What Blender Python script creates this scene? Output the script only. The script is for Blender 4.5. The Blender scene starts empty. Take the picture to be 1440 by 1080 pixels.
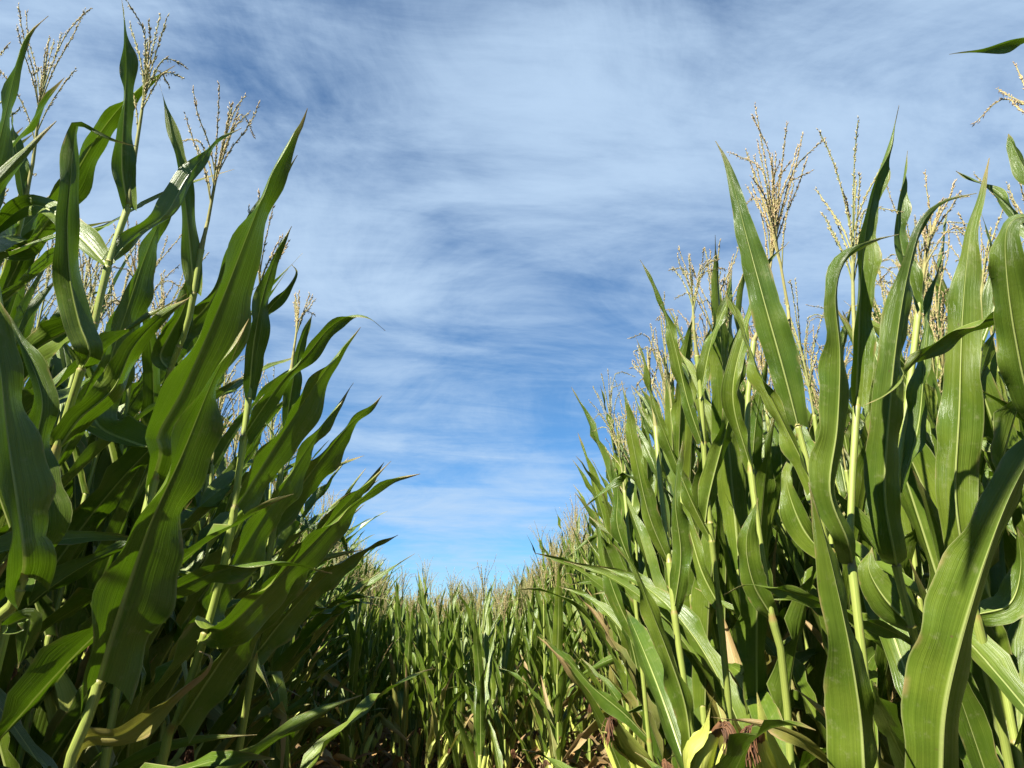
import bpy, math, random, os
import numpy as np
from mathutils import Vector, Matrix
R = math.radians
scene = bpy.context.scene
col = scene.collection
V3 = lambda *a: np.array(a, dtype=float)

# ------------------------------------------------------------------ camera
EYE = V3(0, 0, 1.62)
cam_d = bpy.data.cameras.new('camera'); cam = bpy.data.objects.new('camera', cam_d); col.objects.link(cam)
cam.location = EYE; cam.rotation_euler = (R(108.2), 0, R(-4.2))
cam_d.sensor_width = 36; cam_d.lens = 27.0; cam_d.clip_start = 0.02; cam_d.clip_end = 3000
scene.camera = cam
FPX = 27.0/36*1440
_m = cam.rotation_euler.to_matrix()
CR, CU, CF = np.array(_m.col[0]), np.array(_m.col[1]), -np.array(_m.col[2])
def at(px, py, d):
    """photograph pixel + distance along the view axis -> world point"""
    return EYE + d*(CF + CR*(px-720)/FPX - CU*(py-540)/FPX)

# ------------------------------------------------------------------ light
SUN_EL, SUN_AZ = 44.0, 226.0         # azimuth clockwise from +y (the view)
sd = V3(math.sin(R(SUN_AZ))*math.cos(R(SUN_EL)), math.cos(R(SUN_AZ))*math.cos(R(SUN_EL)), math.sin(R(SUN_EL)))
sun_d = bpy.data.lights.new('sun', 'SUN'); sun = bpy.data.objects.new('sun', sun_d); col.objects.link(sun)
sun_d.energy = 5.0; sun_d.angle = R(0.53); sun_d.color = (1, .94, .84)
sun.rotation_euler = Vector(sd).to_track_quat('Z', 'Y').to_euler(); sun.location = (-6, -5, 9)
scene.view_settings.view_transform = 'Standard'; scene.view_settings.look = 'None'
scene.view_settings.exposure = 1.6; scene.view_settings.gamma = 1

# ------------------------------------------------------------------ node helper
class NT:
    def __init__(s, t): s.t = t; s.n = t.nodes; s.l = t.links
    def node(s, typ, **kw):
        n = s.n.new(typ)
        for k, v in kw.items(): setattr(n, k, v)
        return n
    def put(s, sock, v):
        if hasattr(v, 'is_linked') or isinstance(v, bpy.types.NodeSocket): s.l.new(v, sock)
        elif v is not None: sock.default_value = v
    def math(s, op, a, b=None, c=None, clamp=False):
        n = s.node('ShaderNodeMath', operation=op, use_clamp=clamp)
        s.put(n.inputs[0], a); s.put(n.inputs[1], b)
        if c is not None: s.put(n.inputs[2], c)
        return n.outputs[0]
    def vmath(s, op, a, b=None):
        n = s.node('ShaderNodeVectorMath', operation=op)
        s.put(n.inputs[0], a); s.put(n.inputs[1], b)
        return n.outputs['Value'] if op in ('DOT_PRODUCT', 'LENGTH', 'DISTANCE') else n.outputs[0]
    def smooth(s, x, a, b, lo=0., hi=1.):
        n = s.node('ShaderNodeMapRange', interpolation_type='SMOOTHSTEP')
        s.put(n.inputs[0], x); s.put(n.inputs[1], a); s.put(n.inputs[2], b); n.inputs[3].default_value = lo; n.inputs[4].default_value = hi
        return n.outputs[0]
    def lin(s, x, a, b, lo=0., hi=1.):
        n = s.node('ShaderNodeMapRange'); s.put(n.inputs[0], x)
        for i, q in enumerate((a, b, lo, hi)): s.put(n.inputs[i+1], q)
        return n.outputs[0]
    def noise(s, vec, scale, detail=2., rough=.5, dist=0., dim='3D'):
        n = s.node('ShaderNodeTexNoise', noise_dimensions=dim)
        s.put(n.inputs['Vector'], vec)
        n.inputs['Scale'].default_value = scale; n.inputs['Detail'].default_value = detail
        n.inputs['Roughness'].default_value = rough; n.inputs['Distortion'].default_value = dist
        return n.outputs[0]
    def mix(s, f, a, b, blend='MIX'):
        n = s.node('ShaderNodeMix', data_type='RGBA', blend_type=blend)
        s.put(n.inputs[0], f); s.put(n.inputs[6], a if not isinstance(a, tuple) else (*a[:3], 1)); s.put(n.inputs[7], b if not isinstance(b, tuple) else (*b[:3], 1))
        return n.outputs[2]
    def xyz(s, x, y, z):
        n = s.node('ShaderNodeCombineXYZ'); s.put(n.inputs[0], x); s.put(n.inputs[1], y); s.put(n.inputs[2], z); return n.outputs[0]
    def sep(s, v):
        n = s.node('ShaderNodeSeparateXYZ'); s.put(n.inputs[0], v); return n.outputs

# ------------------------------------------------------------------ sky: clear blue with thin cirrus sheets
world = bpy.data.worlds.new('World'); scene.world = world; world.use_nodes = True
w = NT(world.node_tree); w.n.clear()
sky = w.node('ShaderNodeTexSky', sky_type='NISHITA', sun_disc=False)
sky.sun_elevation = R(SUN_EL); sky.sun_rotation = R(SUN_AZ); sky.altitude = 300
sky.air_density = .85; sky.dust_density = 0.0; sky.ozone_density = 2.2
tc = w.node('ShaderNodeTexCoord'); D = tc.outputs['Generated']
dx, dy, dz = w.sep(D)
den = w.math('ADD', w.math('MAXIMUM', dz, 0.0), 0.16)
plane = w.xyz(w.math('DIVIDE', dx, den), w.math('DIVIDE', dy, den), 0.0)   # the cloud layer seen overhead
mp = w.node('ShaderNodeMapping'); w.put(mp.inputs[0], plane); mp.inputs['Rotation'].default_value = (0, 0, R(-52)); mp.inputs['Scale'].default_value = (.62, 1.5, 1)
mp.inputs['Location'].default_value = (3.1, .4, 0)
n1 = w.noise(mp.outputs[0], .9, 6, .55, .7)
n2 = w.noise(mp.outputs[0], 2.6, 9, .60, 1.4)
n3 = w.noise(plane, 2.1, 10, .66, .8)
def spot(px, py, r, soft):
    d = at(px, py, 1) - EYE; d /= np.linalg.norm(d)
    return w.smooth(w.vmath('DISTANCE', D, tuple(d)), r, r+soft, 1., 0.)
big = w.math('MAXIMUM', spot(820, 240, .06, .46), spot(520, 330, .02, .30))
big = w.math('MAXIMUM', big, w.math('MULTIPLY', spot(1250, 160, .05, .5), .92))
big = w.math('MAXIMUM', big, w.math('MULTIPLY', spot(620, 640, .02, .26), .62))
big = w.math('MAXIMUM', big, w.math('MULTIPLY', spot(620, 745, .0, .16), .6))
big = w.math('MAXIMUM', big, w.math('MULTIPLY', spot(120, 150, .08, .42), .82))
hole = w.math('ADD', w.math('MULTIPLY', spot(385, 55, .0, .24), .24), w.math('MULTIPLY', spot(740, 440, .02, .2), .22))
hole = w.math('ADD', hole, w.math('MULTIPLY', spot(900, 410, .02, .16), .2))
dens = w.math('ADD', w.math('MULTIPLY', w.math('SUBTRACT', n1, .5), 1.0), w.math('MULTIPLY', w.math('SUBTRACT', n2, .5), .75))
dens = w.math('ADD', dens, w.math('MULTIPLY', w.math('SUBTRACT', n3, .5), 1.1))
dens = w.math('ADD', dens, w.math('SUBTRACT', w.math('MULTIPLY', big, .62), hole))
mp2 = w.node('ShaderNodeMapping'); w.put(mp2.inputs[0], plane); mp2.inputs['Rotation'].default_value = (0, 0, R(-14)); mp2.inputs['Scale'].default_value = (1.1, 4.2, 1)
n4 = w.noise(mp2.outputs[0], 3.2, 10, .7, .6)
dens = w.math('ADD', dens, w.math('MULTIPLY', w.math('SUBTRACT', n4, .5), .32))
fac = w.smooth(dens, -.20, .82)
fac = w.math('MULTIPLY', fac, .9)
hs = w.node('ShaderNodeHueSaturation'); w.put(hs.inputs['Color'], sky.outputs[0]); hs.inputs['Saturation'].default_value = 1.17; hs.inputs['Value'].default_value = 1.0
skycol = w.mix(1., hs.outputs[0], (.80, 1.0, 1.05), 'MULTIPLY')
skycol = w.mix(w.smooth(dz, .0, .34), w.mix(1., skycol, (.55, .76, .96), 'MULTIPLY'), skycol)
cl = w.mix(fac, skycol, (3.6, 4.8, 6.3))
bg = w.node('ShaderNodeBackground'); w.put(bg.inputs[0], cl); bg.inputs[1].default_value = .05
wo = w.node('ShaderNodeOutputWorld'); w.l.new(bg.outputs[0], wo.inputs[0])

# ------------------------------------------------------------------ materials
def new_mat(name):
    m = bpy.data.materials.new(name); m.use_nodes = True
    t = NT(m.node_tree); t.n.clear()
    o = t.node('ShaderNodeOutputMaterial')
    return m, t, o
def leaf_material(name, green_a, green_b, trans, tip, dryness=0., rib=(.36, .42, .13), rough=.33):
    m, t, o = new_mat(name)
    uvn = t.node('ShaderNodeUVMap'); u, v, _ = t.sep(uvn.outputs[0])
    geo = t.node('ShaderNodeNewGeometry'); isl = geo.outputs['Random Per Island']
    oi = t.node('ShaderNodeObjectInfo'); rnd = t.math('FRACT', t.math('ADD', t.math('MULTIPLY', isl, 7.31), oi.outputs['Random']))
    c = t.math('MULTIPLY', t.math('ABSOLUTE', t.math('SUBTRACT', u, .5)), 2.)
    tco = t.node('ShaderNodeTexCoord'); ob = tco.outputs['Object']
    off = t.math('MULTIPLY', rnd, 37.)
    vein = t.noise(t.xyz(t.math('MULTIPLY', u, 84.), t.math('ADD', t.math('MULTIPLY', v, 2.2), off), off), 1., 2., .6)
    vein2 = t.noise(t.xyz(t.math('MULTIPLY', u, 16.), t.math('ADD', t.math('MULTIPLY', v, 1.2), off), off), 1., 2., .6)
    blot = t.noise(t.vmath('ADD', ob, t.xyz(off, off, 0.)), 9., 3., .6)
    base = t.mix(t.smooth(blot, .3, .7), green_a, green_b)
    base = t.mix(1., base, t.mix(t.lin(vein, .3, .7), (.84, .86, .80), (1.16, 1.14, 1.17)), 'MULTIPLY')
    base = t.mix(1., base, t.mix(t.lin(vein2, .25, .75), (.88, .90, .85), (1.12, 1.10, 1.13)), 'MULTIPLY')
    base = t.mix(1., base, t.mix(rnd, (.74, .80, .82), (1.28, 1.16, 1.05)), 'MULTIPLY')
    # pale margin, midrib, tired brown tip, small blemishes
    marg = t.smooth(c, .94, 1., 0., .5)
    base = t.mix(marg, base, (.30, .31, .13))
    rw = t.math('MULTIPLY', t.math('SUBTRACT', 1.06, v), .105)
    ribf = t.smooth(c, t.math('MULTIPLY', rw, .45), rw, 1., 0.)
    base = t.mix(t.math('MULTIPLY', ribf, .88), base, rib)
    tipn = t.math('ADD', t.math('ADD', v, t.math('MULTIPLY', t.math('SUBTRACT', vein2, .5), .22)), t.math('MULTIPLY', t.math('SUBTRACT', rnd, .5), .12))
    tipn = t.math('ADD', tipn, t.math('MULTIPLY', t.smooth(c, .8, 1.), .05))
    tf = t.smooth(tipn, t.lin(rnd, 0., 1., .80-dryness, .99-dryness), 1.02-dryness)
    base = t.mix(t.math('MULTIPLY', tf, .85), base, tip)
    ys = t.math('MULTIPLY', t.smooth(vein2, .60, .74), t.smooth(t.noise(t.xyz(t.math('MULTIPLY', u, 5.), t.math('ADD', t.math('MULTIPLY', v, 5.), off), off), 1., 3.), .52, .68))
    base = t.mix(t.math('MULTIPLY', ys, .45), base, (.24, .23, .05))
    edge = t.math('MULTIPLY', t.smooth(c, .80, 1.), t.smooth(t.noise(t.xyz(0., t.math('MULTIPLY', v, 9.), t.math('ADD', off, t.math('MULTIPLY', u, 2.))), 1., 3.), .55, .68))
    base = t.mix(t.math('MULTIPLY', edge, .7), base, (.30, .21, .09))
    dust = t.noise(t.vmath('ADD', ob, t.xyz(off, 0., off)), 55., 5., .7)
    base = t.mix(t.math('MULTIPLY', t.smooth(dust, .54, .74), .34), base, (.27, .27, .14))
    vor = t.node('ShaderNodeTexVoronoi'); t.put(vor.inputs['Vector'], t.xyz(t.math('MULTIPLY', u, 3.), t.math('ADD', t.math('MULTIPLY', v, 22.), off), off)); vor.inputs['Scale'].default_value = 1.
    spot_ = t.math('MULTIPLY', t.smooth(vor.outputs['Distance'], .05, .085, 1., 0.), t.smooth(t.sep(vor.outputs['Color'])[0], .68, .72))
    base = t.mix(t.math('MULTIPLY', spot_, .75), base, (.10, .075, .03))
    p = t.node('ShaderNodeBsdfPrincipled'); t.put(p.inputs['Base Color'], base)
    t.put(p.inputs['Roughness'], t.lin(blot, .3, .7, rough-.06, rough+.10)); p.inputs['Specular IOR Level'].default_value = .5
    tr = t.node('ShaderNodeBsdfTranslucent')
    tcol = t.mix(t.math('MULTIPLY', ribf, .5), trans, (.30, .34, .08))
    tcol = t.mix(1., tcol, t.mix(t.lin(vein, .3, .7), (.78, .82, .7), (1.15, 1.12, 1.1)), 'MULTIPLY')
    tcol = t.mix(tf, tcol, tip)
    t.put(tr.inputs[0], tcol)
    cross = t.noise(t.xyz(t.math('MULTIPLY', u, 5.), t.math('ADD', t.math('MULTIPLY', v, 60.), off), off), 1., 3., .6)
    h = t.math('ADD', t.math('ADD', t.math('MULTIPLY', vein, .55), t.math('MULTIPLY', vein2, .9)), t.math('MULTIPLY', cross, .16))
    h = t.math('SUBTRACT', h, t.math('MULTIPLY', ribf, .9))
    bmp = t.node('ShaderNodeBump'); bmp.inputs['Strength'].default_value = .5; bmp.inputs['Distance'].default_value = .004; t.put(bmp.inputs['Height'], h)
    t.l.new(bmp.outputs[0], p.inputs['Normal']); t.l.new(bmp.outputs[0], tr.inputs['Normal'])
    mx = t.node('ShaderNodeMixShader'); mx.inputs[0].default_value = .22
    t.l.new(p.outputs[0], mx.inputs[1]); t.l.new(tr.outputs[0], mx.inputs[2]); t.l.new(mx.outputs[0], o.inputs[0])
    return m
M_LEAF = leaf_material('corn_leaf_green', (.068, .122, .013), (.114, .168, .017), (.080, .165, .003), (.34, .25, .11))
M_OLD = leaf_material('corn_leaf_yellowing', (.15, .17, .035), (.22, .20, .05), (.30, .30, .04), (.36, .25, .11), .25, rough=.5)
M_DRY = leaf_material('corn_leaf_dry', (.30, .20, .085), (.20, .115, .045), (.30, .19, .07), (.34, .25, .13), 0., rib=(.40, .32, .18), rough=.6)

def stalk_material():
    m, t, o = new_mat('corn_stalk')
    uvn = t.node('ShaderNodeUVMap'); u, v, _ = t.sep(uvn.outputs[0])
    f = t.math('FRACT', v)
    oi = t.node('ShaderNodeObjectInfo'); off = t.math('MULTIPLY', oi.outputs['Random'], 31.)
    st = t.noise(t.xyz(t.math('MULTIPLY', u, 26.), t.math('ADD', t.math('MULTIPLY', v, .7), off), off), 1., 3., .6)
    bl = t.noise(t.xyz(t.math('MULTIPLY', u, 3.), t.math('MULTIPLY', v, 3.), off), 1., 3., .6)
    c = t.mix(t.lin(st, .3, .7), (.16, .215, .035), (.31, .35, .08))
    c = t.mix(t.smooth(bl, .55, .75, 0., .5), c, (.14, .20, .04))
    c = t.mix(t.smooth(t.noise(t.xyz(t.math('MULTIPLY', u, 5.), t.math('MULTIPLY', v, 5.), off), 1., 4., .65), .58, .72, 0., .65), c, (.19, .10, .055))
    ring = t.math('MAXIMUM', t.smooth(f, .0, .045, 1., 0.), t.smooth(f, .965, 1., 0., 1.))
    c = t.mix(t.math('MULTIPLY', ring, t.lin(bl, .3, .7, .3, .9)), c, (.22, .13, .045))
    p = t.node('ShaderNodeBsdfPrincipled'); t.put(p.inputs['Base Color'], c); p.inputs['Roughness'].default_value = .46
    p.inputs['Subsurface Weight'].default_value = .0
    bmp = t.node('ShaderNodeBump'); bmp.inputs['Strength'].default_value = .35; bmp.inputs['Distance'].default_value = .002; t.put(bmp.inputs['Height'], st)
    t.l.new(bmp.outputs[0], p.inputs['Normal'])
    t.l.new(p.outputs[0], o.inputs[0]); return m
M_STALK = stalk_material()

def fluff_material(name, a, b, tr_col, scale=160., rough=.7):
    m, t, o = new_mat(name)
    tco = t.node('ShaderNodeTexCoord'); geo = t.node('ShaderNodeNewGeometry')
    n = t.noise(tco.outputs['Object'], scale, 2., .6)
    f = t.math('ADD', t.math('MULTIPLY', geo.outputs['Random Per Island'], .6), t.math('MULTIPLY', n, .5))
    c = t.mix(t.smooth(f, .25, .85), a, b)
    oi = t.node('ShaderNodeObjectInfo'); c = t.mix(1., c, t.mix(oi.outputs['Random'], (1.05, .95, .86), (.92, 1., .80)), 'MULTIPLY')
    p = t.node('ShaderNodeBsdfPrincipled'); t.put(p.inputs['Base Color'], c); p.inputs['Roughness'].default_value = rough
    tr = t.node('ShaderNodeBsdfTranslucent'); tr.inputs[0].default_value = (*tr_col, 1)
    mx = t.node('ShaderNodeMixShader'); mx.inputs[0].default_value = .25
    t.l.new(p.outputs[0], mx.inputs[1]); t.l.new(tr.outputs[0], mx.inputs[2]); t.l.new(mx.outputs[0], o.inputs[0]); return m
M_TASSEL = fluff_material('corn_tassel', (.30, .22, .12), (.52, .43, .27), (.45, .34, .17))
M_RACHIS = fluff_material('corn_tassel_stem', (.20, .22, .07), (.36, .33, .13), (.2, .2, .05))
M_SILK = fluff_material('corn_silk', (.075, .034, .016), (.21, .10, .045), (.16, .07, .03), 60.)
def husk_material():
    m, t, o = new_mat('corn_husk')
    uvn = t.node('ShaderNodeUVMap'); u, v, _ = t.sep(uvn.outputs[0])
    oi = t.node('ShaderNodeObjectInfo'); off = t.math('MULTIPLY', oi.outputs['Random'], 31.)
    st = t.noise(t.xyz(t.math('MULTIPLY', u, 40.), t.math('ADD', t.math('MULTIPLY', v, 1.5), off), off), 1., 3., .6)
    c = t.mix(t.lin(st, .3, .7), (.34, .40, .06), (.52, .54, .13))
    c = t.mix(t.smooth(v, .8, 1., 0., .7), c, (.42, .33, .13))
    p = t.node('ShaderNodeBsdfPrincipled'); t.put(p.inputs['Base Color'], c); p.inputs['Roughness'].default_value = .55
    bmp = t.node('ShaderNodeBump'); bmp.inputs['Strength'].default_value = .5; bmp.inputs['Distance'].default_value = .003; t.put(bmp.inputs['Height'], st)
    t.l.new(bmp.outputs[0], p.inputs['Normal']); t.l.new(p.outputs[0], o.inputs[0]); return m
M_HUSK = husk_material()
def soil_material():
    m, t, o = new_mat('field_soil')
    tco = t.node('ShaderNodeTexCoord'); ob = tco.outputs['Object']
    a = t.noise(ob, 3., 6., .65); b = t.noise(ob, 38., 5., .65)
    c = t.mix(t.smooth(a, .3, .7), (.13, .088, .055), (.20, .145, .095))
    c = t.mix(t.smooth(b, .5, .75, 0., .7), c, (.26, .20, .135))
    p = t.node('ShaderNodeBsdfPrincipled'); t.put(p.inputs['Base Color'], c); p.inputs['Roughness'].default_value = .95
    bmp = t.node('ShaderNodeBump'); bmp.inputs['Strength'].default_value = .9; bmp.inputs['Distance'].default_value = .04
    t.put(bmp.inputs['Height'], t.math('ADD', b, a)); t.l.new(bmp.outputs[0], p.inputs['Normal']); t.l.new(p.outputs[0], o.inputs[0]); return m
M_SOIL = soil_material()

# ------------------------------------------------------------------ mesh building
class MB:
    """collects quads/tris with uv and material slots; .mesh() makes one mesh"""
    def __init__(s): s.v = []; s.f = []; s.uv = []; s.mi = []; s.nv = 0; s.mats = []
    def slot(s, m):
        if m not in s.mats: s.mats.append(m)
        return s.mats.index(m)
    def add(s, verts, faces, uvs, mat):
        k = s.slot(mat); b = s.nv
        s.v.append(np.asarray(verts, float)); s.nv += len(verts)
        uvs = np.asarray(uvs, float)
        for f in faces:
            s.f.append([i+b for i in f]); s.mi.append(k); s.uv.append(uvs[list(f)])
    def merge(s, o, mtx=None):
        pass
    def mesh(s, name):
        me = bpy.data.meshes.new(name)
        vs = np.concatenate(s.v) if s.v else np.zeros((0, 3))
        me.from_pydata(vs.tolist(), [], s.f)
        for m in s.mats: me.materials.append(m)
        me.polygons.foreach_set('material_index', s.mi)
        me.polygons.foreach_set('use_smooth', [True]*len(s.f))
        uv = me.uv_layers.new(name='UVMap'); uv.data.foreach_set('uv', np.concatenate(s.uv).ravel())
        me.update(); return me

def unit(a): return a/(np.linalg.norm(a, axis=-1, keepdims=True)+1e-12)
def spline(P, n):
    """Catmull-Rom through P, resampled to n points evenly spaced along the arc"""
    P = np.asarray(P, float)
    if len(P) == 2: P = np.array([P[0], (P[0]+P[1])/2, P[1]])
    Q = np.vstack([2*P[0]-P[1], P, 2*P[-1]-P[-2]]); out = []
    for i in range(1, len(Q)-2):
        t = np.linspace(0, 1, 16, endpoint=False)[:, None]
        a, b, c, d = Q[i-1], Q[i], Q[i+1], Q[i+2]
        out.append(.5*((2*b)+(c-a)*t+(2*a-5*b+4*c-d)*t*t+(3*b-a-3*c+d)*t**3))
    out = np.vstack(out+[P[-1:]])
    L = np.concatenate([[0], np.cumsum(np.linalg.norm(np.diff(out, axis=0), axis=1))])
    s = np.linspace(0, L[-1], n)
    return np.stack([np.interp(s, L, out[:, k]) for k in range(3)], 1), L[-1]
def tangents(C):
    return unit(np.gradient(C, axis=0))

def blade(mb, C, S, W, mat, rng, nu=9, fold0=.95, fold1=.28, wave=.010, sign=1., peak=.34, basew=.62, L=None, pw=1.5):
    """a corn leaf blade along centreline C with side vectors S, greatest width W"""
    n = len(C); v = np.linspace(0, 1, n)
    if L is None: L = np.linalg.norm(np.diff(C, axis=0), axis=1).sum()
    T = tangents(C); S = unit(S - T*np.sum(S*T, 1, keepdims=True)); N = np.cross(T, S)*sign
    prof = np.where(v < peak, basew+(1-basew)*np.sin(np.clip(v/peak, 0, 1)*math.pi/2), 1-np.clip((v-peak)/(1-peak), 0, 1)**pw)
    hw = np.maximum(prof*W/2, .0008)
    fold = fold1+(fold0-fold1)*np.exp(-v/.055)
    fold = fold + .35*np.clip((v-.75)/.25, 0, 1)
    us = np.linspace(-1, 1, nu)
    hl, hr = hw.copy(), hw.copy()
    if nu >= 9:
        q = (nu-1)//2; pos_ = np.concatenate([[0, .05, .11], np.linspace(.11, 1, q-1)[1:]]) if nu >= 11 else np.array([0, .07, .3, .65, 1.])
        us = np.concatenate([-pos_[::-1][:-1], pos_])
        for h_ in (hl, hr):
            for _ in range(rng.randint(1, 4)): h_ *= 1-rng.uniform(.03, .13)*np.exp(-((v-rng.uniform(.15, .95))/rng.uniform(.012, .05))**2)
    trough = -.16*hw*np.clip((1.05-v)*1.6, 0, 1)
    fa, fb = rng.uniform(2.2, 4.2)*L/.6, rng.uniform(2.2, 4.2)*L/.6
    pa, pb = rng.uniform(0, 6.28), rng.uniform(0, 6.28)
    env = np.clip(v/.12, 0, 1)*np.clip((1-v)/.25, 0, 1)
    wl = wave*env*(np.sin(2*math.pi*fa*v+pa)+.5*np.sin(2*math.pi*fa*2.3*v+pb))
    wr = wave*env*(np.sin(2*math.pi*fb*v+pb)+.5*np.sin(2*math.pi*fb*2.1*v+pa))
    V = np.zeros((n, nu, 3)); UV = np.zeros((n, nu, 2))
    for j, u in enumerate(us):
        a = abs(u)
        k = a**1.25; he = hl if u < 0 else hr
        off_s = u*he*np.cos(fold*(.4+.6*a))
        off_n = k*he*np.sin(fold*(.4+.6*a)) + trough*math.exp(-(u/.075)**2)*(nu >= 9) + a*a*(wl if u < 0 else wr)
        back = -.55*hw*a**2*np.exp(-v/.035)
        V[:, j] = C + S*off_s[:, None] + N*off_n[:, None] + T*back[:, None]
        UV[:, j, 0] = (u+1)/2; UV[:, j, 1] = v
    F = [[i*nu+j, i*nu+j+1, (i+1)*nu+j+1, (i+1)*nu+j] for i in range(n-1) for j in range(nu-1)]
    mb.add(V.reshape(-1, 3), F, UV.reshape(-1, 2), mat)

def tube(mb, C, rad, mat, ns=6, vv=None, cap=True):
    C = np.asarray(C, float); n = len(C); T = tangents(C)
    ref = np.tile(V3(.31, .77, .12), (n, 1)); A = unit(np.cross(T, ref)); B = np.cross(T, A)
    rad = np.broadcast_to(rad, (n,)); vv = np.linspace(0, 1, n) if vv is None else vv
    th = np.linspace(0, 2*math.pi, ns+1)
    V = C[:, None]+rad[:, None, None]*(A[:, None]*np.cos(th)[None, :, None]+B[:, None]*np.sin(th)[None, :, None])
    UV = np.zeros((n, ns+1, 2)); UV[:, :, 0] = np.linspace(0, 1, ns+1); UV[:, :, 1] = vv[:, None]
    # the seam repeats one column of vertices
    F = [[i*(ns+1)+j, i*(ns+1)+j+1, (i+1)*(ns+1)+j+1, (i+1)*(ns+1)+j] for i in range(n-1) for j in range(ns)]
    mb.add(V.reshape(-1, 3), F, UV.reshape(-1, 2), mat)

def stalk(mb, P, nodes, r0, r1, ns=10):
    """jointed stalk along P (points), nodes = heights (z) of the collars; sheaths widen up to each collar"""
    C, L = spline(P, 160)
    zs = C[:, 2]
    nodes = sorted(z for z in nodes if zs[0] < z < zs[-1])
    brk = [zs[0]]+nodes+[zs[-1]]
    rows = []
    for k in range(len(brk)-1):
        a, b = brk[k], brk[k+1]
        for q in ((.0, 1.0), (.03, .93), (.2, .94), (.55, 1.0), (.85, 1.07), (.96, 1.16), (.985, 1.22)):
            rows.append((a+(b-a)*q[0], q[1], k+q[0]))
    rows.append((brk[-1], 1., len(brk)-1-.02))
    z = np.array([r[0] for r in rows]); g = np.array([r[1] for r in rows]); vv = np.array([r[2] for r in rows])
    C2 = np.stack([np.interp(z, zs, C[:, i]) for i in range(3)], 1)
    h = (z-z[0])/(z[-1]-z[0])
    rad = (r0+(r1-r0)*h**1.2)*g
    tube(mb, C2, rad, M_STALK, ns, vv)

def spikelets(mb, C, step, size, rng, per=2):
    d = np.linalg.norm(np.diff(C, axis=0), axis=1).sum(); n = max(2, int(d/step))
    C2, _ = spline(C, n); T = tangents(C2)
    for i in range(n):
        for k in range(per):
            if rng.random() < .1: continue
            dr = unit(T[i]*rng.uniform(1.5, 2.6)+unit(np.array([rng.gauss(0, 1) for _ in range(3)]))*.85)
            l = size*rng.uniform(.7, 1.25); r = l*.135
            if rng.random() < .18:
                dr = unit(dr*.3+V3(0, 0, -1)); l *= .8; r *= .7        # a dangling anther
            a = unit(np.cross(dr, V3(.3, .5, .8))); b = np.cross(dr, a); c0 = C2[i]+dr*.0012
            P = [c0]+[c0+dr*l*.42+q for q in (a*r, b*r, -a*r, -b*r)]+[c0+dr*l]
            mb.add(P, [[0, 2, 1], [0, 3, 2], [0, 4, 3], [0, 1, 4], [5, 1, 2], [5, 2, 3], [5, 3, 4], [5, 4, 1]], [(0, 0)]*6, M_TASSEL)

def tassel(mb, base, direc, H, rng, detail=2, nb=None, spread=1.):
    direc = unit(np.asarray(direc, float)); base = np.asarray(base, float)
    a = unit(np.cross(direc, V3(.2, .9, .1))); b = np.cross(direc, a)
    bend = (a*rng.uniform(-1, 1)+b*rng.uniform(-1, 1))*.12*H
    ax, _ = spline([base, base+direc*H*.5+bend*.25, base+direc*H+bend], 14)
    step, size, per = {2: (.0040, .0080, 2), 1: (.0066, .0110, 2), 0: (.014, .0145, 1)}[detail]
    ns = {2: 5, 1: 4, 0: 3}[detail]
    tube(mb, ax, np.linspace(.0034, .0012, 14), M_RACHIS, ns)
    spikelets(mb, ax[6:], step, size, rng, per)
    nb = nb or rng.randint(9, 14)
    for k in range(nb):
        i = rng.randint(2, 7); p = ax[i]
        az = k*2.4+rng.uniform(-.5, .5); out = a*math.cos(az)+b*math.sin(az)
        L = H*rng.uniform(.5, .85); op = rng.uniform(.14, .5)*spread
        drop = rng.uniform(-.1, .25)*spread if rng.random() < .78 else rng.uniform(.5, 1.1)*spread
        p1 = p+unit(direc+out*op*.8)*L*.38; p2 = p1+unit(direc+out*op*1.3)*L*.35
        p3 = p2+unit(direc*(1-drop)+out*(op+drop)+V3(0, 0, -.5*drop))*L*.3
        Cb, _ = spline([p, p1, p2, p3], 10 if detail else 6)
        tube(mb, Cb, np.linspace(.0016, .0008, len(Cb)) if detail else .0016, M_RACHIS, ns-1 if ns > 3 else 3)
        spikelets(mb, Cb[2 if detail else 1:], step, size, rng, per if detail == 2 else 1)

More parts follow.
